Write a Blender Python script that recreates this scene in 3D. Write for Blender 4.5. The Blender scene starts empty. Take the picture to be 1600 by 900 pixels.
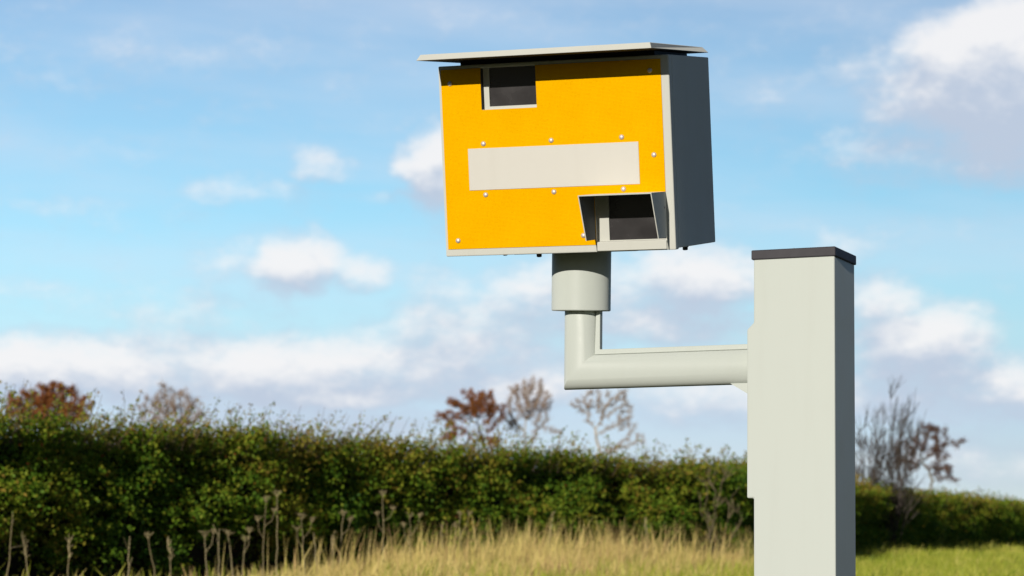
import bpy, bmesh, math, random
import numpy as np
from mathutils import Vector, Matrix, noise

random.seed(7); RNG = np.random.default_rng(7)
S = bpy.context.scene
COL = S.collection
RAD = math.radians

# ------------------------------------------------------------------ camera
FPX = 4513.56                      # focal length for a 1600 px wide frame
EYE = 1.2
PITCH = RAD(7.4678); ROLL = RAD(0.6196)
_c, _s = math.cos(PITCH), math.sin(PITCH)
R0 = Vector((1, 0, 0)); U0 = Vector((0, -_s, _c)); FW = Vector((0, _c, _s))
RT = math.cos(ROLL) * R0 + math.sin(ROLL) * U0
UP = -math.sin(ROLL) * R0 + math.cos(ROLL) * U0
CAM = Vector((0, 0, EYE))
cd = bpy.data.cameras.new('camera'); cam = bpy.data.objects.new('camera', cd); COL.objects.link(cam)
m = Matrix((RT, UP, -FW)).transposed().to_4x4(); m.translation = CAM
cam.matrix_world = m
cd.sensor_width = 36.0; cd.lens = FPX / 1600 * 36
cd.clip_start = 0.1; cd.clip_end = 8000
cd.dof.use_dof = True; cd.dof.focus_distance = 9.25; cd.dof.aperture_fstop = 6.7
cd.dof.aperture_blades = 0
S.camera = cam

def at(px, py, y):
    """point seen at photo pixel (px, py) at world depth y"""
    px, py, y = float(px), float(py), float(y)
    d = (px - 800) / FPX * RT - (py - 450) / FPX * UP + FW
    return CAM + d * (y / d.y)

# ------------------------------------------------------------------ light
S.view_settings.view_transform = 'Standard'; S.view_settings.look = 'None'
S.view_settings.exposure = 0.0; S.view_settings.gamma = 1.0
SUN_EL = RAD(12.2); SUN_AZ = RAD(-22.0)        # sun stands behind the camera, to its left
sl = bpy.data.lights.new('sun', 'SUN'); so = bpy.data.objects.new('sun', sl); COL.objects.link(so)
sl.energy = 4.1; sl.angle = RAD(0.5); sl.color = (1.0, 0.935, 0.84)
ldir = Vector((-math.sin(SUN_AZ) * math.cos(SUN_EL), math.cos(SUN_AZ) * math.cos(SUN_EL), -math.sin(SUN_EL)))
so.rotation_euler = ldir.to_track_quat('-Z', 'Y').to_euler()

W = bpy.data.worlds.new('World'); S.world = W; W.use_nodes = True
nt = W.node_tree; nt.nodes.clear()
SKY_STRENGTH = 0.10

class NB:
    """small helper for math node chains"""
    def __init__(s, tree): s.t = tree
    def m(s, op, a, b=None, c=None, clamp=False):
        n = s.t.nodes.new('ShaderNodeMath'); n.operation = op; n.use_clamp = clamp
        for i, v in enumerate((a, b, c)):
            if v is None: continue
            if isinstance(v, (int, float)): n.inputs[i].default_value = v
            else: s.t.links.new(v, n.inputs[i])
        return n.outputs[0]
    def smooth(s, x, lo, hi):
        n = s.t.nodes.new('ShaderNodeMapRange'); n.interpolation_type = 'SMOOTHSTEP'
        s.t.links.new(x, n.inputs[0]); n.inputs[1].default_value = lo; n.inputs[2].default_value = hi
        return n.outputs[0]
    def mix(s, f, a, b, mode='MIX'):
        n = s.t.nodes.new('ShaderNodeMix'); n.data_type = 'RGBA'; n.blend_type = mode
        for sock, v in ((n.inputs[0], f), (n.inputs[6], a), (n.inputs[7], b)):
            if isinstance(v, (int, float)): sock.default_value = v
            elif isinstance(v, tuple): sock.default_value = (*v, 1)
            else: s.t.links.new(v, sock)
        return n.outputs[2]

# cloud field: a node group of (azimuth, elevation) in degrees -> cover
DEG = 180 / math.pi / FPX
def blob(px, py, rx, ry, a): return ((px - 800) * DEG, (1041.6 - py) * DEG, rx * DEG, ry * DEG, a)
CLOUDS = [blob(*b) for b in [
    (1610, 125, 260, 150, 1.7), (1480, 140, 170, 95, 1.05), (1370, 105, 120, 60, .52), (1430, 235, 200, 75, .60), (1590, 235, 200, 80, 1.0),
    (680, 270, 70, 95, 1.1), (490, 266, 70, 40, .66), (360, 306, 150, 36, .45), (600, 318, 70, 22, .4),
    (452, 425, 105, 68, 1.0), (560, 432, 90, 42, .62), (370, 420, 110, 60, .48), (290, 500, 260, 60, .45),
    (900, 458, 200, 80, .85), (1095, 440, 150, 80, 1.05), (1010, 505, 260, 50, .85), (760, 505, 210, 70, .75), (700, 460, 120, 60, .5),
    (100, 590, 420, 72, 1.05), (430, 590, 420, 90, 1.0), (500, 622, 260, 36, 1.1), (700, 570, 300, 90, .85), (800, 610, 240, 50, .9), (500, 670, 480, 50, .66),
    (1380, 475, 110, 70, .85), (1450, 550, 170, 100, 1.05), (1580, 610, 170, 80, .85), (1120, 620, 260, 75, .62), (1340, 385, 70, 36, .5),
    (1400, 620, 240, 60, .75), (1500, 720, 300, 60, .5), (1210, 150, 160, 44, .3),
    (60, 470, 200, 34, .3), (60, 340, 160, 26, .36), (250, 120, 420, 80, .26), (800, 30, 500, 50, .2)]]
grp = bpy.data.node_groups.new('cloud_cover', 'ShaderNodeTree')
grp.interface.new_socket('az', in_out='INPUT', socket_type='NodeSocketFloat')
grp.interface.new_socket('el', in_out='INPUT', socket_type='NodeSocketFloat')
grp.interface.new_socket('cover', in_out='OUTPUT', socket_type='NodeSocketFloat')
gi = grp.nodes.new('NodeGroupInput'); go = grp.nodes.new('NodeGroupOutput'); g = NB(grp)
def gnoise(sx, sy, scale, detail, rough, off):
    cx = grp.nodes.new('ShaderNodeCombineXYZ')
    grp.links.new(g.m('MULTIPLY', gi.outputs[0], sx), cx.inputs[0]); grp.links.new(g.m('MULTIPLY', gi.outputs[1], sy), cx.inputs[1])
    cx.inputs[2].default_value = off
    n = grp.nodes.new('ShaderNodeTexNoise'); n.inputs['Scale'].default_value = scale; n.inputs['Detail'].default_value = detail
    n.inputs['Roughness'].default_value = rough; grp.links.new(cx.outputs[0], n.inputs['Vector'])
    return n.outputs['Fac']
# warp the blob coordinates so that no outline stays elliptical
w1 = g.m('SUBTRACT', gnoise(1, 1.3, 0.9, 3, .5, 3.1), .5); w2 = g.m('SUBTRACT', gnoise(1, 1.3, 0.9, 3, .5, 9.7), .5)
ax_ = g.m('MULTIPLY_ADD', w1, 1.5, gi.outputs[0]); el_ = g.m('MULTIPLY_ADD', w2, 0.6, gi.outputs[1])
acc = None
for (cx, cy, rx, ry, a) in CLOUDS:
    u = g.m('DIVIDE', g.m('SUBTRACT', ax_, cx), rx); v = g.m('DIVIDE', g.m('SUBTRACT', el_, cy), ry)
    d2 = g.m('ADD', g.m('MULTIPLY', u, u), g.m('MULTIPLY', v, v))
    f = g.m('MULTIPLY', g.m('SUBTRACT', 1.0, d2, clamp=True), a)
    acc = f if acc is None else g.m('SMOOTH_MAX', acc, f, 0.15)
nz = gnoise(1, 1.7, 0.85, 9, .58, 0.0)
fine = gnoise(1, 1.6, 3.2, 6, .6, 5.0)
tot = g.m('ADD', acc, g.m('MULTIPLY', g.m('SUBTRACT', nz, .5), .92))
tot = g.m('ADD', tot, g.m('MULTIPLY', g.m('SUBTRACT', fine, .5), .34))
# the cloud thins out to both sides and overhead
tot = g.m('SUBTRACT', tot, g.m('MULTIPLY', g.smooth(g.m('ABSOLUTE', gi.outputs[0]), 13, 26), .22))
tot = g.m('SUBTRACT', tot, g.m('MULTIPLY', g.smooth(gi.outputs[1], 15, 24), .6))
grp.links.new(tot, go.inputs[0])

q = NB(nt)
tc = nt.nodes.new('ShaderNodeTexCoord'); sep = nt.nodes.new('ShaderNodeSeparateXYZ')
nt.links.new(tc.outputs['Generated'], sep.inputs[0])
az = q.m('MULTIPLY', q.m('ARCTAN2', sep.outputs[0], sep.outputs[1]), 180 / math.pi)
el = q.m('MULTIPLY', q.m('ARCSINE', sep.outputs[2]), 180 / math.pi)
sky = nt.nodes.new('ShaderNodeTexSky'); sky.sky_type = 'NISHITA'; sky.sun_disc = False
sky.sun_elevation = SUN_EL; sky.sun_rotation = RAD(180) + SUN_AZ
sky.altitude = 100; sky.air_density = 1.0; sky.dust_density = 0.6; sky.ozone_density = 1.5
ramp = nt.nodes.new('ShaderNodeValToRGB'); nt.links.new(q.m('DIVIDE', el, 40.0, clamp=True), ramp.inputs[0])
def lin(r, g_, b): return tuple(((v / 255 + .055) / 1.055) ** 2.4 if v > 10 else v / 255 / 12.92 for v in (r, g_, b))
cr = ramp.color_ramp
stops = [(0.0, (1.1, 1.1, 1.45)), (.125, (1.1, 1.12, 1.46)), (.165, (1.18, 1.36, 1.5)), (.197, (1.16, 1.42, 1.56)), (.235, (1.02, 1.38, 1.55)), (.324, (1.16, 1.26, 1.42)), (.45, (.6, .7, .85)), (1.0, (.25, .3, .4))]
while len(cr.elements) < len(stops): cr.elements.new(.5)
for e, (p, c) in zip(cr.elements, stops): e.position = p; e.color = (*c, 1)
clear = q.mix(1.0, sky.outputs[0], ramp.outputs[0], 'MULTIPLY')
def cover(elsock):
    n = nt.nodes.new('ShaderNodeGroup'); n.node_tree = grp
    nt.links.new(az, n.inputs[0]); nt.links.new(elsock, n.inputs[1]); return n.outputs[0]
c0 = cover(el); c1 = cover(q.m('ADD', el, 0.62))
dens = q.smooth(c0, .02, 1.02)
shade = q.smooth(q.m('SUBTRACT', c1, c0), -.62, .22)
K = 1 / SKY_STRENGTH
lit = tuple(v * K for v in lin(246, 245, 246)); dark = tuple(v * K for v in lin(191, 203, 222))
cc = q.mix(shade, lit, dark)
veil = nt.nodes.new('ShaderNodeTexNoise'); veil.inputs['Scale'].default_value = .25; veil.inputs['Detail'].default_value = 5
vx = nt.nodes.new('ShaderNodeCombineXYZ'); nt.links.new(q.m('MULTIPLY_ADD', el, .9, q.m('MULTIPLY', az, .45)), vx.inputs[0]); nt.links.new(q.m('MULTIPLY', el, 2.2), vx.inputs[1])
nt.links.new(vx.outputs[0], veil.inputs['Vector'])
vfac = q.m('MULTIPLY', q.smooth(veil.outputs[0], .36, .72), .36)
clear2 = q.mix(vfac, clear, tuple(v * K for v in lin(214, 226, 242)))
final = q.mix(q.m('MULTIPLY', dens, .94), clear2, cc)
# sky dimmed to blue at the sides and behind, to cut fill light
away = q.smooth(q.m('ABSOLUTE', az), 13, 40)
final = q.mix(away, final, q.mix(1.0, final, (.32, .43, .62), 'MULTIPLY'))
final = q.mix(q.smooth(q.m('ABSOLUTE', az), 95, 150), final, q.mix(1.0, final, (.40, .40, .40), 'MULTIPLY'))
bg = nt.nodes.new('ShaderNodeBackground'); bg.inputs[1].default_value = SKY_STRENGTH
nt.links.new(final, bg.inputs[0])
wo = nt.nodes.new('ShaderNodeOutputWorld'); nt.links.new(bg.outputs[0], wo.inputs[0])

# ------------------------------------------------------------------ helpers
def tag(o, label=None, cat=None, group=None, kind=None):
    if label: o['label'] = label
    if cat: o['category'] = cat
    if group: o['group'] = group
    if kind: o['kind'] = kind
    return o

def empty(name, loc=(0, 0, 0)):
    o = bpy.data.objects.new(name, None); COL.objects.link(o); o.location = loc; o.empty_display_size = .1
    return o

def link(name, me, mat, parent=None):
    o = bpy.data.objects.new(name, me); COL.objects.link(o)
    if mat: me.materials.append(mat)
    if parent: o.parent = parent
    return o

def from_bm(name, bm, mat, parent=None, smooth=False):
    bmesh.ops.recalc_face_normals(bm, faces=bm.faces[:])
    me = bpy.data.meshes.new(name); bm.to_mesh(me); bm.free()
    if smooth: me.polygons.foreach_set('use_smooth', [True] * len(me.polygons))
    return link(name, me, mat, parent)

def from_np(name, V, Fc, mat, parent=None, tint=None, smooth=False):
    """V (n,3), Fc (m,k) equal sized faces, tint per vertex"""
    V = np.asarray(V, np.float32); Fc = np.asarray(Fc, np.int32); k = Fc.shape[1]
    me = bpy.data.meshes.new(name)
    me.vertices.add(len(V)); me.vertices.foreach_set('co', V.ravel())
    me.loops.add(Fc.size); me.loops.foreach_set('vertex_index', Fc.ravel())
    me.polygons.add(len(Fc)); me.polygons.foreach_set('loop_start', np.arange(len(Fc), dtype=np.int32) * k)
    me.polygons.foreach_set('loop_total', np.full(len(Fc), k, np.int32))
    if smooth: me.polygons.foreach_set('use_smooth', np.ones(len(Fc), bool))
    if tint is not None:
        a = me.attributes.new('tint', 'FLOAT', 'POINT'); a.data.foreach_set('value', np.asarray(tint, np.float32))
    me.update(calc_edges=True); me.validate()
    return link(name, me, mat, parent)

def box(bm, x0, x1, y0, y1, z0, z1, M=None, bev=0, seg=2):
    vs = [bm.verts.new((x, y, z)) for x in (x0, x1) for y in (y0, y1) for z in (z0, z1)]
    idx = [(0, 1, 3, 2), (4, 6, 7, 5), (0, 4, 5, 1), (2, 3, 7, 6), (0, 2, 6, 4), (1, 5, 7, 3)]
    fs = [bm.faces.new([vs[i] for i in f]) for f in idx]
    if bev:
        es = list({e for f in fs for e in f.edges})
        r = bmesh.ops.bevel(bm, geom=es, offset=bev, segments=seg, profile=.5, affect='EDGES')
    return vs

def prism(bm, pts, axis, a0, a1):
    """extrude a polygon of (u,v) along axis; axis 'y' -> (u,a,v); 'x' -> (a,u,v); 'z' -> (u,v,a)"""
    def P(u, v, a): return {'y': (u, a, v), 'x': (a, u, v), 'z': (u, v, a)}[axis]
    A = [bm.verts.new(P(u, v, a0)) for u, v in pts]; B = [bm.verts.new(P(u, v, a1)) for u, v in pts]
    n = len(pts); fs = [bm.faces.new(A), bm.faces.new(B[::-1])]
    for i in range(n): fs.append(bm.faces.new((A[i], B[i], B[(i + 1) % n], A[(i + 1) % n])))
    return fs

def plate_cells(bm, xs, zs, keep, y0, y1):
    """plate in x-z with some grid cells left out, thickness y0..y1"""
    gv = {}
    def V(i, j, y):
        k = (i, j, y)
        if k not in gv: gv[k] = bm.verts.new((xs[i], y0 if y == 0 else y1, zs[j]))
        return gv[k]
    nx, nz_ = len(xs) - 1, len(zs) - 1
    K_ = lambda i, j: 0 <= i < nx and 0 <= j < nz_ and keep(i, j)
    for i in range(nx):
        for j in range(nz_):
            if not keep(i, j): continue
            for y in (0, 1): bm.faces.new((V(i, j, y), V(i + 1, j, y), V(i + 1, j + 1, y), V(i, j + 1, y)))
            for (di, dj, a, b) in ((-1, 0, (i, j), (i, j + 1)), (1, 0, (i + 1, j), (i + 1, j + 1)), (0, -1, (i, j), (i + 1, j)), (0, 1, (i, j + 1), (i + 1, j + 1))):
                if not K_(i + di, j + dj): bm.faces.new((V(*a, 0), V(*b, 0), V(*b, 1), V(*a, 1)))

def lathe(bm, prof, seg=24, M=None):
    """prof: (r, z); revolve about z"""
    rings = []
    for r, z in prof:
        rings.append([bm.verts.new((M @ Vector((r * math.cos(t), r * math.sin(t), z))) if M else (r * math.cos(t), r * math.sin(t), z)) for t in [2 * math.pi * i / seg for i in range(seg)]])
    for a, b in zip(rings, rings[1:]):
        for i in range(seg): bm.faces.new((a[i], a[(i + 1) % seg], b[(i + 1) % seg], b[i]))
    bm.faces.new(rings[0][::-1]); bm.faces.new(rings[-1])

def sharp(o, ang=35):
    for p in o.data.polygons: p.use_smooth = True
    o.data.set_sharp_from_angle(angle=RAD(ang)); return o

# ------------------------------------------------------------------ materials
def principled(name, col=(.5, .5, .5), rough=.5, spec=.5, metal=0.0):
    mt = bpy.data.materials.new(name); mt.use_nodes = True
    b = mt.node_tree.nodes['Principled BSDF']
    b.inputs['Base Color'].default_value = (*col, 1); b.inputs['Roughness'].default_value = rough
    b.inputs['Specular IOR Level'].default_value = spec; b.inputs['Metallic'].default_value = metal
    return mt, b, mt.node_tree

def noise_node(t, scale, detail=4, rough=.55, coord='Object', stretch=None):
    tcn = t.nodes.new('ShaderNodeTexCoord'); n = t.nodes.new('ShaderNodeTexNoise')
    n.inputs['Scale'].default_value = scale; n.inputs['Detail'].default_value = detail; n.inputs['Roughness'].default_value = rough
    if stretch:
        mp = t.nodes.new('ShaderNodeMapping'); mp.inputs['Scale'].default_value = stretch
        t.links.new(tcn.outputs[coord], mp.inputs[0]); t.links.new(mp.outputs[0], n.inputs['Vector'])
    else: t.links.new(tcn.outputs[coord], n.inputs['Vector'])
    return n.outputs['Fac']

def add_bump(t, b, h, strength, dist):
    bp = t.nodes.new('ShaderNodeBump'); bp.inputs['Strength'].default_value = strength; bp.inputs['Distance'].default_value = dist
    t.links.new(h, bp.inputs['Height']); t.links.new(bp.outputs[0], b.inputs['Normal'])

def paint(name, col, rough=.42, dirt=.10, spec=.28):
    mt, b, t = principled(name, col, rough, spec); k = NB(t); b.inputs['Diffuse Roughness'].default_value = .5
    streak = noise_node(t, 3.0, 5, .6, stretch=(6, 6, .6)); blot = noise_node(t, 9, 6, .65)
    speck = noise_node(t, 160, 3, .6)
    f1 = k.smooth(streak, .45, .8); f2 = k.smooth(blot, .55, .85); f3 = k.smooth(speck, .70, .78)
    fac = k.m('ADD', k.m('MULTIPLY', f1, dirt), k.m('MULTIPLY', f2, dirt * .8), clamp=True)
    fac = k.m('ADD', fac, k.m('MULTIPLY', f3, dirt * 1.2), clamp=True)
    t.links.new(k.mix(fac, col, tuple(c * f for c, f in zip(col, (.55, .50, .42)))), b.inputs['Base Color'])
    t.links.new(k.m('MULTIPLY_ADD', blot, .3, rough - .12), b.inputs['Roughness'])
    add_bump(t, b, noise_node(t, 260, 2, .5), .05, .001)
    return mt

M_PAINT = paint('grey_paint', (.555, .592, .548), .42, .05)
M_BOX = paint('box_paint', (.605, .61, .558), .6, .06, .2)
M_PLATE = paint('plate_paint', (.66, .645, .59), .5, .05)
M_DARK = paint('dark_interior_paint', (.045, .045, .05), .55, .08)
M_DEEP_SHADE = paint('deep_shade_paint', (.03, .03, .033), .7, .05, .2)  # shade under the roof and in the window reveal, put into colour
M_HOOD_SHADE = paint('hood_shade_paint', (.16, .165, .17), .6, .06, .2)  # shade inside the hood, put into colour
M_CAP = paint('cap_plastic', (.045, .042, .05), .5, .15)

def yellow():
    mt, b, t = principled('yellow_reflective_sheet', (.84, .36, .003), .5, .0); k = NB(t)
    tcn = t.nodes.new('ShaderNodeTexCoord')
    mp = t.nodes.new('ShaderNodeMapping'); mp.inputs['Scale'].default_value = (1, 1, 1); t.links.new(tcn.outputs['Object'], mp.inputs[0])
    v = t.nodes.new('ShaderNodeTexVoronoi'); v.feature = 'DISTANCE_TO_EDGE'; v.inputs['Scale'].default_value = 235; v.inputs['Randomness'].default_value = .12
    t.links.new(mp.outputs[0], v.inputs['Vector'])
    edge = k.smooth(v.outputs[0], .02, .16)
    n = noise_node(t, 7, 5, .6)
    base = k.mix(k.smooth(n, .35, .7), (.845, .445, .0005), (.87, .475, .0010))
    col = k.mix(k.m('MULTIPLY', k.m('SUBTRACT', 1.0, edge), .55), base, (.60, .22, .001))
    wisp = k.m('MULTIPLY', k.smooth(noise_node(t, 22, 5, .7, stretch=(1.5, 1, .35)), .66, .80), .25)
    t.links.new(k.mix(wisp, col, (.88, .50, .010)), b.inputs['Base Color'])
    add_bump(t, b, edge, .15, .0006)
    return mt
M_YEL = yellow()
M_SCREW, _, _ = principled('screw_steel', (.66, .60, .56), .5, .4, .45)
def glass():
    mt, b, t = principled('dark_window_glass', (.012, .012, .014), .12, .5); k = NB(t)
    n = noise_node(t, 9, 4, .5)
    # a dusty film lies on the pane
    f = k.m('MULTIPLY', k.smooth(n, .3, .75), .16)
    t.links.new(k.mix(f, (.026, .024, .025), (.10, .092, .09)), b.inputs['Base Color'])
    t.links.new(k.m('MULTIPLY_ADD', n, .35, .10), b.inputs['Roughness'])
    return mt
M_GLASS = glass()

def ramp_mat(name, stops, rough=.6, trans=0.0, spec=.3, extra=None):
    """colour by the per-vertex 'tint' attribute (each leaf or blade has its own)"""
    mt, b, t = principled(name, stops[0][1], rough, spec)
    a = t.nodes.new('ShaderNodeAttribute'); a.attribute_name = 'tint'
    r = t.nodes.new('ShaderNodeValToRGB')
    while len(r.color_ramp.elements) < len(stops): r.color_ramp.elements.new(.5)
    for e, (p, c) in zip(r.color_ramp.elements, stops): e.position = p; e.color = (*c, 1)
    t.links.new(a.outputs['Fac'], r.inputs[0]); t.links.new(r.outputs[0], b.inputs['Base Color'])
    if trans:
        tr = t.nodes.new('ShaderNodeBsdfTranslucent'); t.links.new(r.outputs[0], tr.inputs[0])
        mx = t.nodes.new('ShaderNodeMixShader'); mx.inputs[0].default_value = trans
        t.links.new(b.outputs[0], mx.inputs[1]); t.links.new(tr.outputs[0], mx.inputs[2])
        t.links.new(mx.outputs[0], t.nodes['Material Output'].inputs[0])
    return mt
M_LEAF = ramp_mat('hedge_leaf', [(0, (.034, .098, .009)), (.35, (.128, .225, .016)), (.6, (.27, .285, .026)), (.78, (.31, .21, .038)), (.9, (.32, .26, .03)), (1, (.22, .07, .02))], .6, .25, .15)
M_TWIG = ramp_mat('twig_bark', [(0, (.07, .045, .03)), (1, (.17, .12, .08))], .8)
M_BARK_PALE = ramp_mat('pale_twig_bark', [(0, (.34, .28, .205)), (1, (.54, .455, .345))], .8)
M_BARK_DARK = ramp_mat('dark_twig_bark', [(0, (.05, .042, .036)), (1, (.11, .088, .072))], .8)
M_BARK_MID = ramp_mat('tan_twig_bark', [(0, (.13, .105, .055)), (1, (.24, .195, .11))], .8)
M_CORE = ramp_mat('hedge_core_shade', [(0, (.012, .011, .007)), (1, (.03, .026, .015))], .95, 0, .05)  # near black: the hedge's inner shade is in this colour
M_RUST = ramp_mat('rust_leaf', [(0, (.22, .065, .022)), (.5, (.36, .12, .03)), (1, (.52, .24, .05))], .6, .3)
M_PURPLE = ramp_mat('dull_red_leaf', [(0, (.10, .045, .036)), (.6, (.17, .075, .052)), (1, (.25, .13, .08))], .6, .25)
M_TAN = ramp_mat('tan_seed_tuft', [(0, (.40, .27, .19)), (1, (.52, .37, .27))], .7, .3)
M_DRY = ramp_mat('dry_grass', [(0, (.22, .25, .04)), (.25, (.54, .46, .11)), (.75, (.78, .62, .23)), (1, (.52, .34, .14))], .6, .12)
M_GREEN = ramp_mat('green_grass', [(0, (.16, .23, .018)), (.5, (.36, .40, .036)), (1, (.66, .57, .14))], .55, .12)
M_STALK = ramp_mat('dry_stalk', [(0, (.30, .24, .12)), (1, (.52, .43, .23))], .7)

def ground_mat():
    mt, b, t = principled('turf_ground', (.1, .11, .03), .95, .1); k = NB(t)
    n1 = noise_node(t, .35, 6, .6, 'Object'); n2 = noise_node(t, 6, 5, .65, 'Object')
    c = k.mix(k.smooth(n1, .4, .6), (.07, .10, .014), (.20, .18, .05))
    t.links.new(k.mix(k.smooth(n2, .35, .7), c, (.045, .04, .018)), b.inputs['Base Color'])
    add_bump(t, b, n2, .6, .05)
    return mt
M_GROUND = ground_mat()

# ------------------------------------------------------------------ ground
GY = [-3000, -60, 0, 10, 13, 18, 25, 31, 38, 50, 75, 100, 130, 160, 200, 300, 600, 4000]
GZ = [-6, -.3, 0, 0, .30, 1.10, 1.84, 2.16, 2.42, 3.08, 4.30, 5.75, 7.6, 9.4, 11.2, 12.6, 13.5, 14]
def gz(y): return float(np.interp(y, GY, GZ))
ys = sorted(set(list(np.linspace(-20, 60, 121)) + list(np.linspace(60, 220, 41)) + [-3000, -800, -200, -60, 300, 450, 600, 1200, 2500, 4000]))
xs = sorted(set(list(np.linspace(-25, 25, 101)) + [-3000, -1200, -500, -200, -90, -50, -35, 35, 50, 90, 200, 500, 1200, 3000]))
gx, gy = np.meshgrid(xs, ys)
gzv = np.vectorize(gz)(gy)
for i in range(gzv.shape[0]):
    for j in range(gzv.shape[1]):
        if -60 < gx[i, j] < 60 and 11 < gy[i, j] < 120:
            gzv[i, j] += .07 * noise.noise((gx[i, j] * .5, gy[i, j] * .5, 0))
V = np.stack([gx.ravel(), gy.ravel(), gzv.ravel()], 1)
nx_, ny_ = len(xs), len(ys)
ii, jj = np.meshgrid(np.arange(ny_ - 1), np.arange(nx_ - 1), indexing='ij')
a = (ii * nx_ + jj).ravel()
tag(from_np('ground', V, np.stack([a, a + 1, a + nx_ + 1, a + nx_], 1), M_GROUND, smooth=True), kind='structure')

# ------------------------------------------------------------------ hedge
HP = np.array([(-330, 23.5), (-100, 24.2), (0, 25), (600, 31), (1150, 38), (1340, 50), (1600, 75), (1760, 98), (1850, 118)], float)   # photo column, depth
HTOP = np.interp(HP[:, 0], [-330, 0, 200, 400, 700, 1000, 1150, 1340, 1600, 1850], [664, 664, 674, 692, 706, 724, 738, 766, 794, 807])
hx = np.array([at(p, 800, y).x for p, y in HP]); hy = HP[:, 1]
hz0 = np.array([gz(y) for y in hy]); hz1 = np.array([at(p, t_, y).z for (p, y), t_ in zip(HP, HTOP)])
seglen = np.r_[0, np.cumsum(np.hypot(np.diff(hx), np.diff(hy)))]
def hedge_at(s):
    x = np.interp(s, seglen, hx); y = np.interp(s, seglen, hy); z0 = np.interp(s, seglen, hz0); z1 = np.interp(s, seglen, hz1)
    e = .2; tx = np.interp(s + e, seglen, hx) - np.interp(s - e, seglen, hx); ty = np.interp(s + e, seglen, hy) - np.interp(s - e, seglen, hy)
    L = np.hypot(tx, ty) + 1e-9
    return x, y, z0, z1, -ty / L, tx / L      # normal pointing back (away from the camera)
sgrid = np.linspace(0, seglen[-1], 4000)
dens_ = 1 / np.interp(sgrid, seglen, hy) ** 1.15
cdf = np.cumsum(dens_); cdf /= cdf[-1]
def pick_s(n): return np.interp(RNG.random(n), cdf, sgrid)
def vnoise(P, sc):
    return np.array([noise.noise(Vector(p) * sc) for p in P])
THICK = 1.3

def leaf_quads(P, size, normal_up=.6, elong=1.5, down=0.0):
    """one folded leaf-shaped quad per point"""
    n = len(P)
    N = RNG.normal(size=(n, 3)) * (1 - normal_up) + np.array([0, 0, 1.]) * normal_up
    N /= np.linalg.norm(N, axis=1)[:, None]
    A = RNG.normal(size=(n, 3)); A[:, 2] -= down; A -= N * (A * N).sum(1)[:, None]; A /= np.linalg.norm(A, axis=1)[:, None]
    B = np.cross(N, A)
    L = (size * elong / 2)[:, None]; Wd = (size / 2)[:, None]
    v = np.stack([P - A * L, P + B * Wd - A * L * .1, P + A * L, P - B * Wd - A * L * .1], 1).reshape(-1, 3)
    return v, np.arange(4 * n).reshape(n, 4)

hedge = empty('hedge', (float(hx[3]), float(hy[3]), float(hz0[3])))
tag(hedge, 'long clipped green hedge running behind the speed camera with ragged shoots along its top', 'hedge')
def keep_parent(o, p):
    o.parent = p; o.matrix_parent_inverse = Matrix.Translation(-Vector(p.location)); return o

# foliage: spray-like clumps of leaves on the front, the top and inside
NC = 20000
s = pick_s(NC); x, y, z0, z1, nx2, ny2 = hedge_at(s); hgt = z1 - z0
kind = RNG.random(NC)
v = np.where(kind < .66, RNG.random(NC) ** .72, np.where(kind < .93, .86 + .14 * RNG.random(NC), RNG.random(NC)))
front = np.where(kind < .66, np.abs(RNG.normal(0, .14, NC)), np.where(kind < .93, RNG.random(NC) * THICK, RNG.random(NC) * .5))
bulge = vnoise(np.stack([s * .9, v * hgt * 2.2, np.zeros(NC)], 1), 1.0) * .34 + vnoise(np.stack([s * 2.4, v * hgt * 5.5, np.ones(NC)], 1), 1.0) * .22
topn = vnoise(np.stack([s * .7, np.zeros(NC), np.full(NC, 5.)], 1), 1.0) * .14 + vnoise(np.stack([s * 2.6, np.zeros(NC), np.full(NC, 8.)], 1), 1.0) * .10
off = front + bulge + .45 * np.maximum(0, .42 - v) + .22 * np.maximum(0, v - .80)
CX = x + nx2 * off; CY = y + ny2 * off; CZ = z0 + .10 + v * (hgt + topn - .06)
sc = np.interp(y, [25, 40, 75, 110], [1, 1.15, 1.6, 2.0])
PER = 19
# every clump is a leafy side branch reaching outwards, flattish, often drooping at its end
bd = RNG.normal(size=(NC, 3)) * np.array([1, 1, .35]) + np.stack([.25 - nx2 * .5, -ny2 * .5, .05 + .9 * (v > .85)], 1)
bd /= np.linalg.norm(bd, axis=1)[:, None]; bl = RNG.uniform(.16, .42, NC) * sc
tt = RNG.uniform(-.5, .5, (NC, PER)); 
LP = np.stack([CX, CY, CZ], 1)[:, None, :] + bd[:, None, :] * (tt * bl[:, None])[..., None] + RNG.normal(0, 1, (NC, PER, 3)) * (np.array([.035, .035, .016]) * sc[:, None, None])
LP[..., 2] -= .35 * (tt + .5) ** 2 * bl[:, None] * (v < .85)[:, None]
LP = LP.reshape(-1, 3); scr = np.repeat(sc, PER)
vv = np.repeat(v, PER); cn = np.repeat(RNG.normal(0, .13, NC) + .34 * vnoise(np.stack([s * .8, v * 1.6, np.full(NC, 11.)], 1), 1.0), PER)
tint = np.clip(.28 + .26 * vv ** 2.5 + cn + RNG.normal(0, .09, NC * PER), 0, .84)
odd = RNG.random(NC * PER); tint[odd > .990] = .93; tint[odd > .996] = 1.0
size = (.017 + .014 * RNG.random(NC * PER)) * scr
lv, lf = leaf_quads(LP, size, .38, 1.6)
fo = from_np('foliage', lv, lf, M_LEAF, tint=np.repeat(tint, 4)); keep_parent(fo, hedge)

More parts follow.
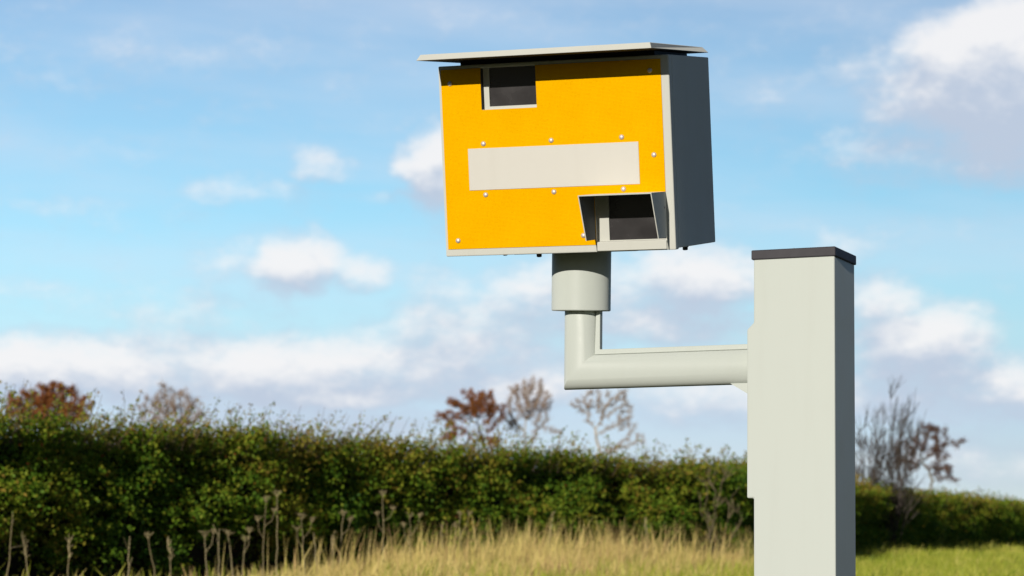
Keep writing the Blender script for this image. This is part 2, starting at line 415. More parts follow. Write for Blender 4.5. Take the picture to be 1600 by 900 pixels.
# dark core: slab standing in for dense stems, inner shade put in its colour
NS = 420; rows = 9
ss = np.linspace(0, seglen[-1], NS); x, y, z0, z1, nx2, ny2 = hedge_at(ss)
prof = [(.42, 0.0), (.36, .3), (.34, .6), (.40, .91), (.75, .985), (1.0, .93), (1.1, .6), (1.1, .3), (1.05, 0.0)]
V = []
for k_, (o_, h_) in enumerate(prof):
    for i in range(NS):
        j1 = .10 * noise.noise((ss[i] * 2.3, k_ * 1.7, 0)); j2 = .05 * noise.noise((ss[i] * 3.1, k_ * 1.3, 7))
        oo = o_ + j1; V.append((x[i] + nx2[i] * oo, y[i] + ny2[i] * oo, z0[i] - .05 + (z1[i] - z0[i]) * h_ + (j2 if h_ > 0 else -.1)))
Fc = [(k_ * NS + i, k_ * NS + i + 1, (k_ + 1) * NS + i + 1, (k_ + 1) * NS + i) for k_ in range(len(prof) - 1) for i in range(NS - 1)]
keep_parent(from_np('shaded_core', V, Fc, M_CORE, tint=RNG.random(len(V))), hedge)

# tubes ------------------------------------------------------------
class Tubes:
    def __init__(s, sides=4): s.V = []; s.F = []; s.T = []; s.n = sides
    def path(s, pts, r0, r1, tint=.5):
        pts = [Vector(p) for p in pts]; n = len(pts); base = len(s.V); k = s.n
        for i, p in enumerate(pts):
            d = (pts[min(i + 1, n - 1)] - pts[max(i - 1, 0)])
            if d.length < 1e-9: d = Vector((0, 0, 1))
            d.normalize(); a = d.cross(Vector((0, 1, .13))); a = a.normalized() if a.length > 1e-6 else Vector((1, 0, 0)); b = d.cross(a)
            r = r0 + (r1 - r0) * i / max(1, n - 1)
            for j in range(k):
                t = 2 * math.pi * j / k; s.V.append(tuple(p + (a * math.cos(t) + b * math.sin(t)) * r)); s.T.append(tint)
        for i in range(n - 1):
            for j in range(k):
                s.F.append((base + i * k + j, base + i * k + (j + 1) % k, base + (i + 1) * k + (j + 1) % k, base + (i + 1) * k + j))
    def make(s, name, mat, parent=None): return from_np(name, s.V, s.F, mat, parent, tint=s.T)

# shoots sticking up out of the clipped top, leaning to the right with the wind
T = Tubes(3); LPs = []; Ls = []; Lt = []
for s_ in pick_s(3900):
    x, y, z0, z1, nx2, ny2 = (float(v_) for v_ in hedge_at(s_))
    o_ = random.random() * .9; f = max(1.0, y / 32)
    if y > 52 and random.random() < .5: continue
    big = random.random() < (.27 if y < 34 else .14 if y < 45 else .05)
    L = (random.uniform(.26, .50) if big else random.uniform(.07, .25)) * (1 if y < 45 else .85)
    lean = random.gauss(.50, .28); p = Vector((x + nx2 * o_, y + ny2 * o_, z1 - .14)); pts = [p.copy()]
    d = Vector((lean * .6, random.gauss(0, .2), 1)).normalized()
    for i in range(4):
        d = (d + Vector((.09 * lean + random.gauss(0, .10), random.gauss(0, .1), random.gauss(0, .05)))).normalized(); p = p + d * (L + .14) / 4; pts.append(p.copy())
    T.path(pts, .0045 * f, .0018 * f, random.random())
    for i in range(int((6 + L * 42) * (1 if random.random() < .8 else .2))):
        u = random.uniform(.2, 1) * 4; i0 = min(3, int(u)); q_ = pts[i0].lerp(pts[i0 + 1], u - i0)
        LPs.append(q_ + Vector((random.gauss(0, .022), random.gauss(0, .022), random.gauss(0, .012))) * f); Ls.append(random.uniform(.015, .027) * min(f, 1.8))
        Lt.append(min(.95, max(0, random.gauss(.60, .16) if random.random() < .82 else random.choice((.78, .80, .99)))))
o = T.make('shoots', M_TWIG); keep_parent(o, hedge)
lv, lf = leaf_quads(np.array([tuple(p) for p in LPs]), np.array(Ls), .35, 1.6)
keep_parent(from_np('shoot_leaves', lv, lf, M_LEAF, tint=np.repeat(Lt, 4)), hedge)

# ------------------------------------------------------------------ trees by space colonisation
def colonise(attr, roots, seg, infl, kill, iters=160, bias=(0, 0, .15), seed=1):
    rg = np.random.default_rng(seed)
    N = [np.array(r, float) for r in roots]; par = [-1 if i == 0 else i - 1 for i in range(len(N))]
    A = np.array(attr, float); X = np.array(N)
    D = np.linalg.norm(A[:, None] - X[None], axis=2); best = D.argmin(1); bd = D.min(1)
    nch = {}
    for _ in range(iters):
        if not len(A): break
        act = bd < infl
        if not act.any(): break
        new = []
        for i in np.unique(best[act]):
            if nch.get(i, 0) > 4: continue
            d = A[act & (best == i)] - X[i]; d = (d / (np.linalg.norm(d, axis=1)[:, None] + 1e-9)).sum(0)
            d = d / (np.linalg.norm(d) + 1e-9) + np.array(bias) + rg.normal(0, .22, 3); d /= np.linalg.norm(d) + 1e-9
            new.append(X[i] + d * seg); par.append(int(i)); nch[i] = nch.get(i, 0) + 1
        if not new: break
        base = len(X); X = np.vstack([X, new])
        dn = np.linalg.norm(A[:, None] - np.array(new)[None], axis=2); k_ = dn.argmin(1); m_ = dn.min(1)
        u = m_ < bd; bd = np.where(u, m_, bd); best = np.where(u, base + k_, best)
        kp = bd > kill; A, bd, best = A[kp], bd[kp], best[kp]
    return X, par

def tree_meshes(X, par, r_tip, power=.5, split=None):
    n = len(X); tips = np.zeros(n); ch = [[] for _ in range(n)]
    for i, p in enumerate(par):
        if p >= 0: ch[p].append(i)
    for i in range(n - 1, -1, -1):
        if not ch[i]: tips[i] = 1
        if par[i] >= 0: tips[par[i]] += tips[i]
    return r_tip * tips ** power, ch

def make_tree(name, label, cat, px, depth, blobs, stem_px, leaf=None, bark=None, n_attr=420, twig=.30, r_tip=.012, leaf_n=6, leaf_size=.10, twigs=4, seed=1, leaf_blobs=None, group=None):
    """blobs: (px, py, rx, ry, weight) in photo pixels, given real size at the tree's distance; stem_px: trunk line (px, py) from the base up"""
    rg = np.random.default_rng(seed); k = depth / FPX
    base = at(stem_px[0][0], 700, depth); root = empty(name, (base.x, depth, gz(depth)))
    tag(root, label, cat, group)
    pts = []
    wsum = sum(b[4] for b in blobs)
    for (bx, by, rx, ry, w) in blobs:
        c = at(bx, by, depth); m_ = int(n_attr * w / wsum)
        d = rg.normal(size=(m_, 3)); d /= np.linalg.norm(d, axis=1)[:, None]; d *= (rg.random(m_) ** (1 / 2.2))[:, None]
        pts.append(np.array(c) + d * np.array([rx * k, (rx * .8) * k, ry * k]))
    pts = np.vstack(pts)
    st = [np.array((base.x, depth, gz(depth) - .1))]
    line = [np.array(at(a_, b_, depth)) for a_, b_ in stem_px]
    cur = st[0]; seg = .26 * depth / 160
    for tgt in line:
        L = np.linalg.norm(tgt - cur); m_ = max(1, int(L / seg))
        for i in range(1, m_ + 1): st.append(cur + (tgt - cur) * i / m_ + rg.normal(0, .02, 3))
        cur = tgt
    X, par = colonise(pts, st, seg, seg * 14, seg * 1.6, seed=seed)
    R, ch = tree_meshes(X, par, r_tip * .8, .5)
    ns = len(st)
    trunk = Tubes(6); crown = Tubes(3)
    for i in range(1, len(X)):
        a_, b_ = X[par[i]], X[i]
        (trunk if i < ns else crown).path([a_, b_ + (b_ - a_) * .06], R[par[i]] if (par[i] >= ns or i < ns) else min(R[par[i]], R[i] * 1.3), R[i], rg.random())
    tipn = [i for i in range(ns, len(X)) if R[i] < r_tip * 2.6]
    P = []
    for i in tipn:
        d0 = X[i] - X[par[i]]; d0 /= np.linalg.norm(d0) + 1e-9
        for _ in range(twigs):
            d = d0 + rg.normal(0, .55, 3) + np.array([0, 0, .25]); d /= np.linalg.norm(d); L = twig * rg.uniform(.5, 1.2)
            e = X[i] + d * L; mid = X[i] + d * L * .5 + rg.normal(0, .03, 3)
            crown.path([X[i], mid, e], r_tip * .75, r_tip * .4, rg.random()); P.append(mid); P.append(e)
    keep_parent(trunk.make('trunk', bark), root)
    keep_parent(crown.make('crown', bark), root)
    if leaf is not None:
        P = np.array(P)
        if leaf_blobs:
            ok = np.zeros(len(P), bool)
            for (bx, by, rx, ry) in leaf_blobs:
                c = np.array(at(bx, by, depth)); ok |= ((P[:, 0] - c[0]) / (rx * k)) ** 2 + ((P[:, 2] - c[2]) / (ry * k)) ** 2 < 1
            P = P[ok]
        P = np.repeat(P, leaf_n, 0) + rg.normal(0, leaf_size * .9, (len(P) * leaf_n, 3))
        lv, lf = leaf_quads(P, rg.uniform(.6, 1.2, len(P)) * leaf_size, .3, 1.3)
        keep_parent(from_np('leaves', lv, lf, leaf, tint=np.repeat(rg.random(len(P)), 4)), root)
    return root

TG = 'autumn trees standing beyond the hedge'
make_tree('rust_tree', 'low domed tree with rusty orange leaves at the far left beyond the hedge', 'tree', 75, 95,
          [(45, 632, 38, 26, 1), (85, 622, 42, 24, 1), (118, 640, 26, 24, .7), (75, 650, 65, 22, 1)], [(78, 740), (76, 690), (78, 662)],
          M_RUST, M_BARK_DARK, 560, .18, .009, 10, .046, 6, 11, group=TG)
make_tree('bare_tree', 'pale tan bare tree whose fuzzy crown just tops the hedge at left', 'tree', 268, 130,
          [(265, 634, 38, 32, 1), (290, 645, 34, 28, .8), (240, 642, 24, 26, .5)], [(268, 760), (268, 690)],
          M_TAN, M_BARK_PALE, 560, .26, .011, 4, .045, 8, 12, group=TG)
make_tree('rust_tree', 'flat topped tree with rust red crown standing left of the bare trees', 'tree', 745, 160,
          [(740, 636, 48, 24, 1.2), (768, 650, 24, 22, .6), (705, 655, 24, 14, .5), (752, 622, 26, 14, .4), (765, 690, 24, 6, .2), (712, 684, 26, 8, .2)],
          [(768, 770), (766, 720), (756, 690), (748, 668)],
          M_RUST, M_BARK_DARK, 560, .26, .013, 9, .062, 6, 13, group=TG)
make_tree('bare_tree', 'bare pale brown tree with rounded crown beside the rust red tree', 'tree', 825, 162,
          [(828, 630, 40, 40, 1.4), (800, 646, 18, 32, .4), (846, 660, 16, 22, .4), (872, 677, 8, 7, .1)], [(818, 770), (818, 712), (820, 700)],
          M_TAN, M_BARK_PALE, 640, .30, .013, 4, .05, 10, 14, group=TG)
make_tree('bare_tree', 'thin bare forked tree with two tall stems under the camera arm', 'tree', 945, 158,
          [(925, 630, 22, 26, .8), (905, 636, 18, 16, .3), (966, 630, 24, 25, .8), (980, 660, 18, 20, .5), (1000, 688, 12, 10, .35), (952, 660, 14, 20, .3)],
          [(945, 780), (944, 716), (934, 695), (930, 670)],
          M_TAN, M_BARK_PALE, 600, .28, .018, 3, .045, 10, 15, group=TG)
make_tree('windswept_tree', 'windswept tree with dull red crown leaning over the hedge right of the post', 'tree', 1455, 120,
          [(1455, 674, 26, 13, .7), (1428, 700, 34, 18, .8), (1465, 704, 24, 18, 1.0), (1470, 735, 26, 14, .8), (1488, 752, 10, 10, .3), (1420, 724, 28, 12, .6), (1500, 690, 16, 6, .05)],
          [(1457, 800), (1455, 750), (1450, 735), (1444, 725)],
          M_PURPLE, M_BARK_MID, 620, .22, .010, 6, .044, 8, 16, group=TG)

# bare shrub beside the post: many thin stems fanning up out of the hedge bottom
def fan_shrub(name, label, cat, base_px, base_py, depth, stems, mat, r=.018, side=9, twl=.35):
    b = at(base_px, base_py, depth); root = empty(name, (b.x, depth, gz(depth))); tag(root, label, cat)
    T = TW = Tubes(3)
    for (px0, px, py) in stems:
        p0 = at(px0, base_py, depth); p0.z = gz(depth) - .05; p0.y += random.uniform(-.3, .3); p1 = at(px, py, depth + random.uniform(-.8, .8)); n = 9; pts = []
        for i in range(n + 1):
            t = i / n; q_ = p0.lerp(p1, t); q_.x = p0.x + (p1.x - p0.x) * t ** 1.35
            pts.append(q_ + Vector((random.gauss(0, .025), random.gauss(0, .03), 0)) * (1 if 0 < i else 0))
        T.path(pts, r * random.uniform(.7, 1.2), .004, random.random())
        for _ in range(side):
            i = random.randint(3, n - 1); d = (pts[i + 1] - pts[i]).normalized() + Vector((random.gauss(0.1, .5), random.gauss(0, .5), random.uniform(0, .4))); d.normalize()
            L = twl * random.uniform(.4, 1.3); e = pts[i] + d * L; mid = pts[i].lerp(e, .5) + Vector((0, 0, -.02))
            TW.path([pts[i], mid, e], .007, .003, random.random())
            for _k in range(2):
                d2 = (d + Vector((random.gauss(0, .5), random.gauss(0, .5), random.gauss(.2, .3)))).normalized(); TW.path([mid, mid + d2 * L * .5], .005, .0025, random.random())
    keep_parent(T.make('branches', mat), root)
    return root
random.seed(21)
st = []
for i in range(46):
    px0 = random.uniform(1338, 1402); px = px0 + (px0 - 1362) * .35 + random.gauss(14, 12)
    st.append((px0, px, 604 + abs(px - 1400) * .8 + random.random() ** 1.4 * 110))
st += [(1385, 1395, 592), (1372, 1402, 618), (1395, 1432, 605), (1360, 1352, 640), (1350, 1342, 650), (1390, 1444, 640)]
fan_shrub('bare_shrub', 'tall bare shrub with many upright stems directly right of the grey post', 'shrub', 1375, 868, 53.0, st, M_BARK_DARK, .013, 11, .42)
st = [(1117, 1100, 745), (1118, 1128, 735), (1120, 1150, 760), (1116, 1090, 770), (1121, 1160, 800), (1118, 1112, 730), (1122, 1148, 740), (1116, 1098, 800)]
fan_shrub('bare_sapling', 'pale leafless sapling against the hedge just left of the post', 'sapling', 1118, 885, 36.4, st[:6], M_BARK_MID, .008, 5, .22)

# ------------------------------------------------------------------ grass and weeds on the bank
def blades(P, H, wid, lean, tint):
    n = len(P); a_ = RNG.random(n) * 2 * np.pi; wv = np.stack([np.cos(a_), np.sin(a_), 0 * a_], 1) * wid[:, None]
    ln = np.stack([RNG.normal(.12, .3, n), RNG.normal(0, .3, n), 0 * a_], 1) * lean[:, None]
    up = np.array([0, 0, 1.])
    m_ = P + up * (H * .55)[:, None] + ln * (H * .3)[:, None]; tp = P + up * H[:, None] + ln * H[:, None]
    V_ = np.stack([P - wv, P + wv, m_ + wv * .7, m_ - wv * .7, tp + wv * .12, tp - wv * .12], 1).reshape(-1, 3)
    b_ = np.arange(n) * 6
    F_ = np.concatenate([np.stack([b_, b_ + 1, b_ + 2, b_ + 3], 1), np.stack([b_ + 3, b_ + 2, b_ + 4, b_ + 5], 1)])
    return V_, F_, np.repeat(tint, 6)
HSX = np.linspace(0, seglen[-1], 3000); _hx, _hy = np.interp(HSX, seglen, hx), np.interp(HSX, seglen, hy)
HDIR = _hx / _hy                                   # bearing of the hedge foot from the viewpoint's side of the verge
def strip(n, d0, d1, c0, c1, pw=1.0):
    """points on the bank between the bearings c0..c1, from d0 to d1 m short of the hedge foot"""
    c = RNG.uniform(c0, c1, n); b_ = (c - 800) / FPX; yh = np.interp(b_, HDIR, _hy)
    Y_ = np.maximum(yh - (d0 + (d1 - d0) * RNG.random(n) ** pw), 20.5)
    return np.stack([b_ * Y_, Y_, np.interp(Y_, GY, GZ) - .02], 1), c, yh - Y_
P, c, dd = strip(95000, .0, 9, -60, 1190, 1.2)
cl = vnoise(P * np.array([1, 1, 0]), .9); cl2 = vnoise(P * np.array([1, .6, 0]) + 20, 4.6)
kp = RNG.random(len(P)) < np.clip(.50 + 1.2 * cl2, .10, 1) * np.interp(c, [-60, 320, 430, 560], [.014, .03, .14, 1]); P, c, dd, cl, cl2 = P[kp], c[kp], dd[kp], cl[kp], cl2[kp]
Hh = np.clip(RNG.normal(.30, .12, len(P)) + .16 * cl + .26 * cl2, .06, .74) * np.interp(c, [-60, 380, 520, 600, 760, 820, 1000, 1120, 1190], [.28, .30, .44, .58, .80, .97, .82, .74, .52])
Hh *= np.interp(dd, [0, 2, 5, 9], [1.0, 1.0, .62, .38])
V_, F_, t_ = blades(P, Hh, RNG.uniform(.003, .006, len(P)), RNG.uniform(.4, 1.3, len(P)), np.clip(.55 + .45 * cl + .3 * cl2 + RNG.normal(0, .22, len(P)), 0, 1))
tag(from_np('dry_grass', V_, F_, M_DRY, tint=t_), 'tall pale dry grass growing along the foot of the hedge', 'grass', kind='stuff')
P, c, dd = strip(1300, .1, 3.5, 60, 1180)
kp = RNG.random(len(P)) < np.interp(c, [60, 430, 560, 700], [0, .02, .5, 1]); P, c = P[kp], c[kp]
V_, F_, t_ = blades(P, RNG.uniform(.42, .70, len(P)) * np.interp(c, [60, 470, 620, 800], [.6, .72, .85, 1]), RNG.uniform(.003, .007, len(P)), RNG.uniform(.2, .7, len(P)), RNG.uniform(.3, 1, len(P)))
tag(from_np('seed_grass', V_, F_, M_DRY, tint=t_), 'scattered taller seeding grass stems in front of the hedge', 'grass', kind='stuff')
P1, c1, d1 = strip(60000, .2, 40, 1180, 1680, 1.0); P2, c2, d2 = strip(6500, 4, 13, 600, 1230); P3, c3, d3 = strip(150, .1, 1.2, -80, 500)
P = np.vstack([P1, P2, P3]); cl = vnoise(P * np.array([1, 1, 0]), .8); cl2 = vnoise(P * np.array([1, .5, 0]) + 9, 2.4)
dd = np.r_[d1, d2, d3]
Hh = np.clip(RNG.normal(.17, .05, len(P)) + .08 * cl + .05 * cl2, .05, .4) * np.interp(dd, [0, 3, 10, 40], [1.5, 1.1, .8, .6]) * np.r_[np.ones(len(P1) + len(P2)), np.full(len(P3), .6)]
V_, F_, t_ = blades(P, Hh, RNG.uniform(.004, .008, len(P)) * np.interp(P[:, 1], [25, 40, 90], [1, 1.3, 2.6]), RNG.uniform(.5, 1.5, len(P)), np.clip(.42 + .4 * cl + .3 * cl2 + RNG.normal(0, .2, len(P)), 0, 1))
tag(from_np('green_grass', V_, F_, M_GREEN, tint=t_), 'short green grass on the verge right of the post and under the hedge', 'grass', kind='stuff')

def stalk(px, py, depth, form, label):
    top = at(px, py, depth); base = Vector((top.x + random.gauss(0, .04) + .02, depth, gz(depth) - .03))
    root = empty('dead_stalk', (base.x, depth, gz(depth))); tag(root, label, 'weed', 'dead weed stalks in front of the hedge')
    T = Tubes(4); heads = [Tubes(3)]; U = heads[0]; n = 7; pts = []
    for i in range(n + 1):
        q_ = base.lerp(top, i / n); pts.append(q_ + Vector((random.gauss(0, .005), random.gauss(0, .005), 0)) * (0 < i < n))
    T.path(pts, .0048, .0024, random.random())
    def umbel(p, d, r):
        U = heads[-1]
        for k in range(8):
            a_ = k * 2.4; e = p + d * r * .55 + Vector((math.cos(a_) * r * random.uniform(.5, 1), math.sin(a_) * r * random.uniform(.5, 1), random.uniform(0, .03)))
            U.path([p, e], .002, .0014, random.random())
            for _ in range(3): U.path([e, e + Vector((random.gauss(0, .013), random.gauss(0, .013), .014))], .0016, .002, random.random())
    if form in ('umbel', 'branched'):
        umbel(pts[-1], Vector((0, 0, 1)), .038)
        for k in range(2 if form == 'branched' else random.randint(0, 1)):
            i = 5 - k; sd = 1 if k % 2 == 0 else -1; e = pts[i] + Vector((sd * random.uniform(.05, .10), random.gauss(0, .05), random.uniform(.10, .20)))
            T.path([pts[i], pts[i].lerp(e, .5) + Vector((sd * .02, 0, -.01)), e], .0026, .0018, random.random()); heads.append(Tubes(3)); umbel(e, Vector((sd * .2, 0, 1)), .028)
    elif form == 'plume':
        for k in range(26):
            t = random.uniform(.55, 1); i = min(n - 1, int(t * n)); p = pts[i].lerp(pts[i + 1], t * n - i)
            U.path([p, p + Vector((random.gauss(.006, .016), random.gauss(0, .016), random.uniform(.02, .06)))], .003, .0018, random.random())
    else:
        for k in range(2):
            i = random.randint(3, n - 1); T.path([pts[i], pts[i] + Vector((random.gauss(0, .06), random.gauss(0, .06), random.uniform(.03, .12)))], .0024, .0015, random.random())
    keep_parent(T.make('stem', M_STALK), root); [keep_parent(h_.make('seed_head', M_STALK), root) for h_ in heads if h_.V]
random.seed(5)
for a in [(20, 800, 24.3, 'bare', 'slanting bare pale stalk at the far left edge against the dark hedge'),
          (34, 838, 24.5, 'plume', 'small dead plume right of the slanting stalk at far left'),
          (108, 842, 24.6, 'plume', 'short bushy dead stalk under the left hedge, alone between two gaps'),
          (203, 838, 25.4, 'bare', 'thin leafless stalk below the pale bare tree at left'),
          (232, 842, 25.6, 'umbel', 'small dead umbel with drooping side ray beneath the pale bare tree'),
          (262, 846, 25.8, 'plume', 'tan plume right of the pale bare tree at the hedge foot'),
          (320, 840, 26.4, 'umbel', 'first of three close upright dry stalks left of the tallest pair'),
          (343, 826, 26.6, 'bare', 'middle of three close upright dry stalks left of the tallest pair'),
          (356, 838, 26.8, 'umbel', 'third of three close upright dry stalks left of the tallest pair'),
          (383, 846, 26.9, 'umbel', 'short dry umbel stalk just left of the tallest pair'),
          (416, 785, 26.9, 'branched', 'left stalk of the tallest pair, branching umbel heads'),
          (433, 776, 27.0, 'umbel', 'right stalk of the tallest pair, one broad flat umbel'),
          (471, 812, 27.4, 'branched', 'dead umbel with raised arms just right of the tallest pair'),
          (490, 832, 27.6, 'bare', 'thin short stalk between the raised arms umbel and the leaning one'),
          (537, 806, 28.2, 'umbel', 'dry umbel stalk leaning right at the start of the pale grass'),
          (520, 838, 28.0, 'plume', 'tan plume at the left end of the pale dry grass'),
          (598, 776, 29.0, 'branched', 'tall three armed dry hogweed standing alone below the hedge top'),
          (640, 810, 29.6, 'branched', 'three forked dead stalk right of the tall hogweed'),
          (690, 822, 30.3, 'plume', 'dense low dead plume in the pale grass left of the forked umbel'),
          (719, 806, 30.8, 'branched', 'forked dead umbel below the rust red tree'),
          (864, 802, 32.4, 'plume', 'slim upright pale plume in the dry grass below the camera arm elbow'),
          (1008, 812, 34.4, 'plume', 'slim upright plume in the dry grass below the middle of the arm')]:
    stalk(*a)

# ------------------------------------------------------------------ the speed camera
YAW = RAD(-23.64)
sc_ = empty('speed_camera', (1.0132, 9.0, 0)); sc_.rotation_euler = (0, 0, YAW)
tag(sc_, 'yellow and grey roadside speed camera box on a crooked arm from a square grey post', 'speed camera')
PW, PD, PH = .2674, .2187, 2.4935
bm = bmesh.new()
prof = [(0, -.6), (0, PH), (-PW, PH), (-PW, 2.2915), (-.2900, 2.2700), (-.2900, 1.7349), (-PW, 1.7349), (-PW, -.6)]
prism(bm, prof, 'y', 0, PD)
post = from_bm('post', bm, M_PAINT, sc_)
bv = post.modifiers.new('bevel', 'BEVEL'); bv.width = .005; bv.segments = 3; bv.limit_method = 'ANGLE'; bv.angle_limit = RAD(40)
bm = bmesh.new(); box(bm, -PW - .0065, .0045, -.005, PD + .006, PH - .001, PH + .0295, bev=.003)
cap = from_bm('cap', bm, M_CAP, post)
bm = bmesh.new(); lathe(bm, [(.010, PH + .029), (.010, PH + .033), (.006, PH + .0345), (.005, PH + .040), (.002, PH + .041)], 12, Matrix.Translation((-.155, .07, 0)))
from_bm('cap_screw', bm, M_SCREW, cap, True)

# arm: mitred tube, horizontal from the post then up to the swivel collar
AY = .11
def tube_mitre(bm, pts, r, seg=40):
    """horizontal run then vertical run, 45 degree mitre at the corner"""
    (xa, za), (xc, zc), (xb, zb) = pts
    rings = []
    for (mode) in ('a', 'c', 'b'):
        ring = []
        for i in range(seg):
            t = 2 * math.pi * i / seg; cy = math.cos(t) * r; sn = math.sin(t) * r
            if mode == 'a': ring.append(bm.verts.new((xa, AY + cy, za + sn)))
            elif mode == 'c': ring.append(bm.verts.new((xc + sn, AY + cy, zc + sn)))
            else: ring.append(bm.verts.new((xb + sn, AY + cy, zb)))
        rings.append(ring)
    for A_, B_ in zip(rings, rings[1:]):
        for i in range(seg): bm.faces.new((A_[i], A_[(i + 1) % seg], B_[(i + 1) % seg], B_[i]))
    bm.faces.new(rings[0]); bm.faces.new(rings[-1][::-1])
bm = bmesh.new(); tube_mitre(bm, [(-.289, 2.1628), (-.9016, 2.1628), (-.9016, 2.40)], .0565)
arm = sharp(from_bm('arm', bm, M_PAINT, sc_), 40)
bm = bmesh.new()     # flat cable conduit along the inside of the bend
prism(bm, [(-.291, 2.2345), (-.829, 2.2345), (-.829, 2.3900), (-.8425, 2.3900), (-.8475, 2.2178), (-.291, 2.2178)], 'y', AY - .020, AY + .004)
bv = from_bm('cable_conduit', bm, M_PAINT, arm).modifiers.new('bevel', 'BEVEL'); bv.width = .002; bv.segments = 2
bm = bmesh.new(); prism(bm, [(-.2895, 2.108), (-.3735, 2.108), (-.2895, 2.058)], 'y', AY - .03, AY + .03)
from_bm('gusset', bm, M_PAINT, arm)
# housing, in its own tilted frame
BW, BD, BH = .77815, .49129, .61922
H = empty('camera_housing'); H.parent = sc_
Mw = Matrix.Translation((-.2160436, 9.33, 2.523546)) @ Matrix.Rotation(RAD(-19.2082), 4, 'Z') @ Matrix.Rotation(RAD(10.461), 4, 'X') @ Matrix.Rotation(RAD(.4194), 4, 'Y')
Ms = Matrix.Translation((1.0132, 9.0, 0)) @ Matrix.Rotation(YAW, 4, 'Z')
H.matrix_local = Ms.inverted() @ Mw
CT = .038
Mc = Ms.inverted() @ Matrix.Translation(Ms @ Vector((-.9044, AY, 2.3665))) @ Matrix.Rotation(RAD(6.0), 4, 'X')   # the swivel collar tips forward under the housing
bm = bmesh.new()
lathe(bm, [(.0560, .006), (.0950, .000), (.0978, .0025), (.0980, .205)], 72, Mc)
sharp(from_bm('swivel_collar', bm, M_PAINT, arm), 30)
bm = bmesh.new(); box(bm, .001, BW - .0005, CT + .0004, BD, .004, BH, bev=.003, seg=3)
body = from_bm('housing_body', bm, M_BOX, H)
# front cover: frame with the two window openings cut through it
xs_ = [0, .1453, .3335, .5145, .7485, BW]; zs_ = [0, .0325, .1835, .4717, BH - .012, BH]
bm = bmesh.new(); plate_cells(bm, xs_, zs_, lambda i, j: not ((i == 1 and j == 3) or (i == 3 and j == 1)), 0, CT)
fc = from_bm('front_cover', bm, M_BOX, H)
bv = fc.modifiers.new('bevel', 'BEVEL'); bv.width = .004; bv.segments = 3; bv.limit_method = 'ANGLE'; bv.angle_limit = RAD(40)
# yellow reflective sheet, 2 mm proud, notched round the windows and the name plate
xs_ = [.0095, .0930, .1453, .3335, .5155, .6690, .7520]; zs_ = [.0235, .1855, .2128, .3477, .4717, .6070]
def yk(i, j):
    if j == 4 and i == 2: return False
    if j == 0 and i >= 4: return False
    return True
bm = bmesh.new(); plate_cells(bm, xs_, zs_, yk, -.0025, -.0003)
yl = from_bm('yellow_panel', bm, M_YEL, H)
bm = bmesh.new(); box(bm, .0930, .6690, -.0048, -.0028, .2128, .3477, bev=.0006, seg=1)
from_bm('blank_plate', bm, M_PLATE, H)
for (sx, sz) in [(.0401, .5613), (.7162, .5713), (.1466, .3621), (.3777, .3636), (.6140, .3641), (.7189, .3036), (.1470, .1968), (.3800, .1981), (.6134, .1987), (.0454, .0511), (.4736, .0547)]:
    bm = bmesh.new(); MM = Matrix.Translation((sx, -.0025, sz)) @ Matrix.Rotation(math.pi / 2, 4, 'X')
    lathe(bm, [(.0084, 0), (.0084, .0012), (.0068, .0036), (.0042, .0050), (.0015, .0055)], 14, MM)
    sharp(from_bm('screw', bm, M_SCREW, H), 50)
# upper window: painted frame set back in the opening, dusty dark pane behind
bm = bmesh.new()
box(bm, .1456, .1466, .001, .0205, .4720, .6068); from_bm('reveal_shade', bm, M_DEEP_SHADE, H)  # thin dark strip painting the shade on the reveal wall
bm = bmesh.new(); xs_ = [.1468, .1655, .3290, .3330]; zs_ = [.4722, .4818, .6065]
plate_cells(bm, xs_, zs_, lambda i, j: not (i == 1 and j == 1), .021, .0290)
fr = from_bm('window_frame', bm, M_BOX, H)
bm = bmesh.new(); box(bm, .1470, .3320,   .0295, .0330, .4730, .6060); from_bm('window_glass', bm, M_GLASS, fr)
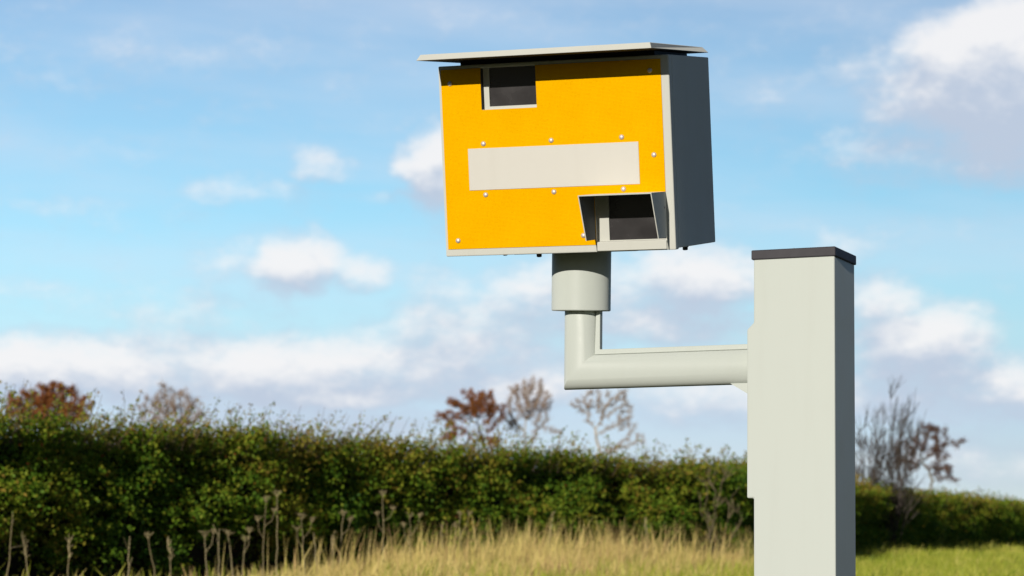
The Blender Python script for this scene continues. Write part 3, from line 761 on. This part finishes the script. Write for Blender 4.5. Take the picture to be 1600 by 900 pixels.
# lower window with its projecting hood
bm = bmesh.new(); xs_ = [.5150, .5550, .7440, .7480]; zs_ = [.0330, .0360, .1830]
plate_cells(bm, xs_, zs_, lambda i, j: not (i == 1 and j == 1), .016, .0230)
fr = from_bm('window_frame', bm, M_BOX, H)
bm = bmesh.new(); box(bm, .5160, .7470,   .0235, .0270, .0335, .1825); from_bm('window_glass', bm, M_GLASS, fr)
bm = bmesh.new(); t_ = .003
side_pts = [(-.0005, .0400), (-.100, .0400), (-.1633, .1825), (-.0005, .1825)]
prism(bm, side_pts, 'x', .5140 - t_, .5140); prism(bm, side_pts, 'x', .7490, .7490 + t_)
box(bm, .5140 - t_, .7490 + t_, -.1640, -.0005, .1827, .1857)
hood = from_bm('window_hood', bm, M_BOX, H)
hood.data.materials.append(M_HOOD_SHADE)                                 # inside faces of the hood carry their shade as dark colour
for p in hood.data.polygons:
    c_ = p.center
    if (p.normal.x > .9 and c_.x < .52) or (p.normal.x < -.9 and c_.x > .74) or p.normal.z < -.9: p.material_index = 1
bm = bmesh.new(); lathe(bm, [(.004, 0), (.004, .002), (.002, .0035)], 10, Matrix.Translation((.7521, -.018, .135)) @ Matrix.Rotation(math.pi / 2, 4, 'Y')); from_bm('rivet', bm, M_SCREW, hood)
bm = bmesh.new(); box(bm, .5165, .7500, -.0070, -.0004, .0035, .0315, bev=.0012, seg=1); from_bm('window_sill', bm, M_BOX, H)
# roof: folded sheet tray overhanging the front
bm = bmesh.new()
Y0, Y1, Z0, Z1 = -.1935, BD, .6345, .6530; i_ = .012
A_ = [bm.verts.new(p) for p in ((-.002, Y0, Z0), (BW + .001, Y0, Z0), (BW + .001, Y1, Z0), (-.002, Y1, Z0))]
B_ = [bm.verts.new(p) for p in ((i_, Y0 + .004, Z1), (BW - i_ + .008, Y0 + .004, Z1), (BW - i_, Y1 - .03, Z1), (i_, Y1 - .03, Z1))]
bm.faces.new(A_[::-1]); bm.faces.new(B_)
for k in range(4): bm.faces.new((A_[k], A_[(k + 1) % 4], B_[(k + 1) % 4], B_[k]))
roof = from_bm('roof', bm, M_BOX, H)
roof.data.materials.append(M_DEEP_SHADE)  # underside shade painted in as a near-black colour
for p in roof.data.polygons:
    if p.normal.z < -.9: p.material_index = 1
bv = roof.modifiers.new('bevel', 'BEVEL'); bv.width = .0015; bv.segments = 2
bm = bmesh.new(); box(bm, .06, BW - .06, .05, BD - .05, BH - .001, .6342); from_bm('roof_spacer', bm, M_DARK, roof)
for (bx, by) in [(.300, .06), (.728, .29), (.10, .30)]:
    bm = bmesh.new(); lathe(bm, [(.012, .006), (.012, -.002), (.009, -.003), (.009, -.011), (.005, -.013)], 8, Matrix.Translation((bx, by, 0))); from_bm('bolt', bm, M_DARK, H)
bm = bmesh.new(); box(bm, .20, .62, .10, .45, -.004, .0058, bev=.001, seg=1); from_bm('base_plate', bm, M_DARK, H)
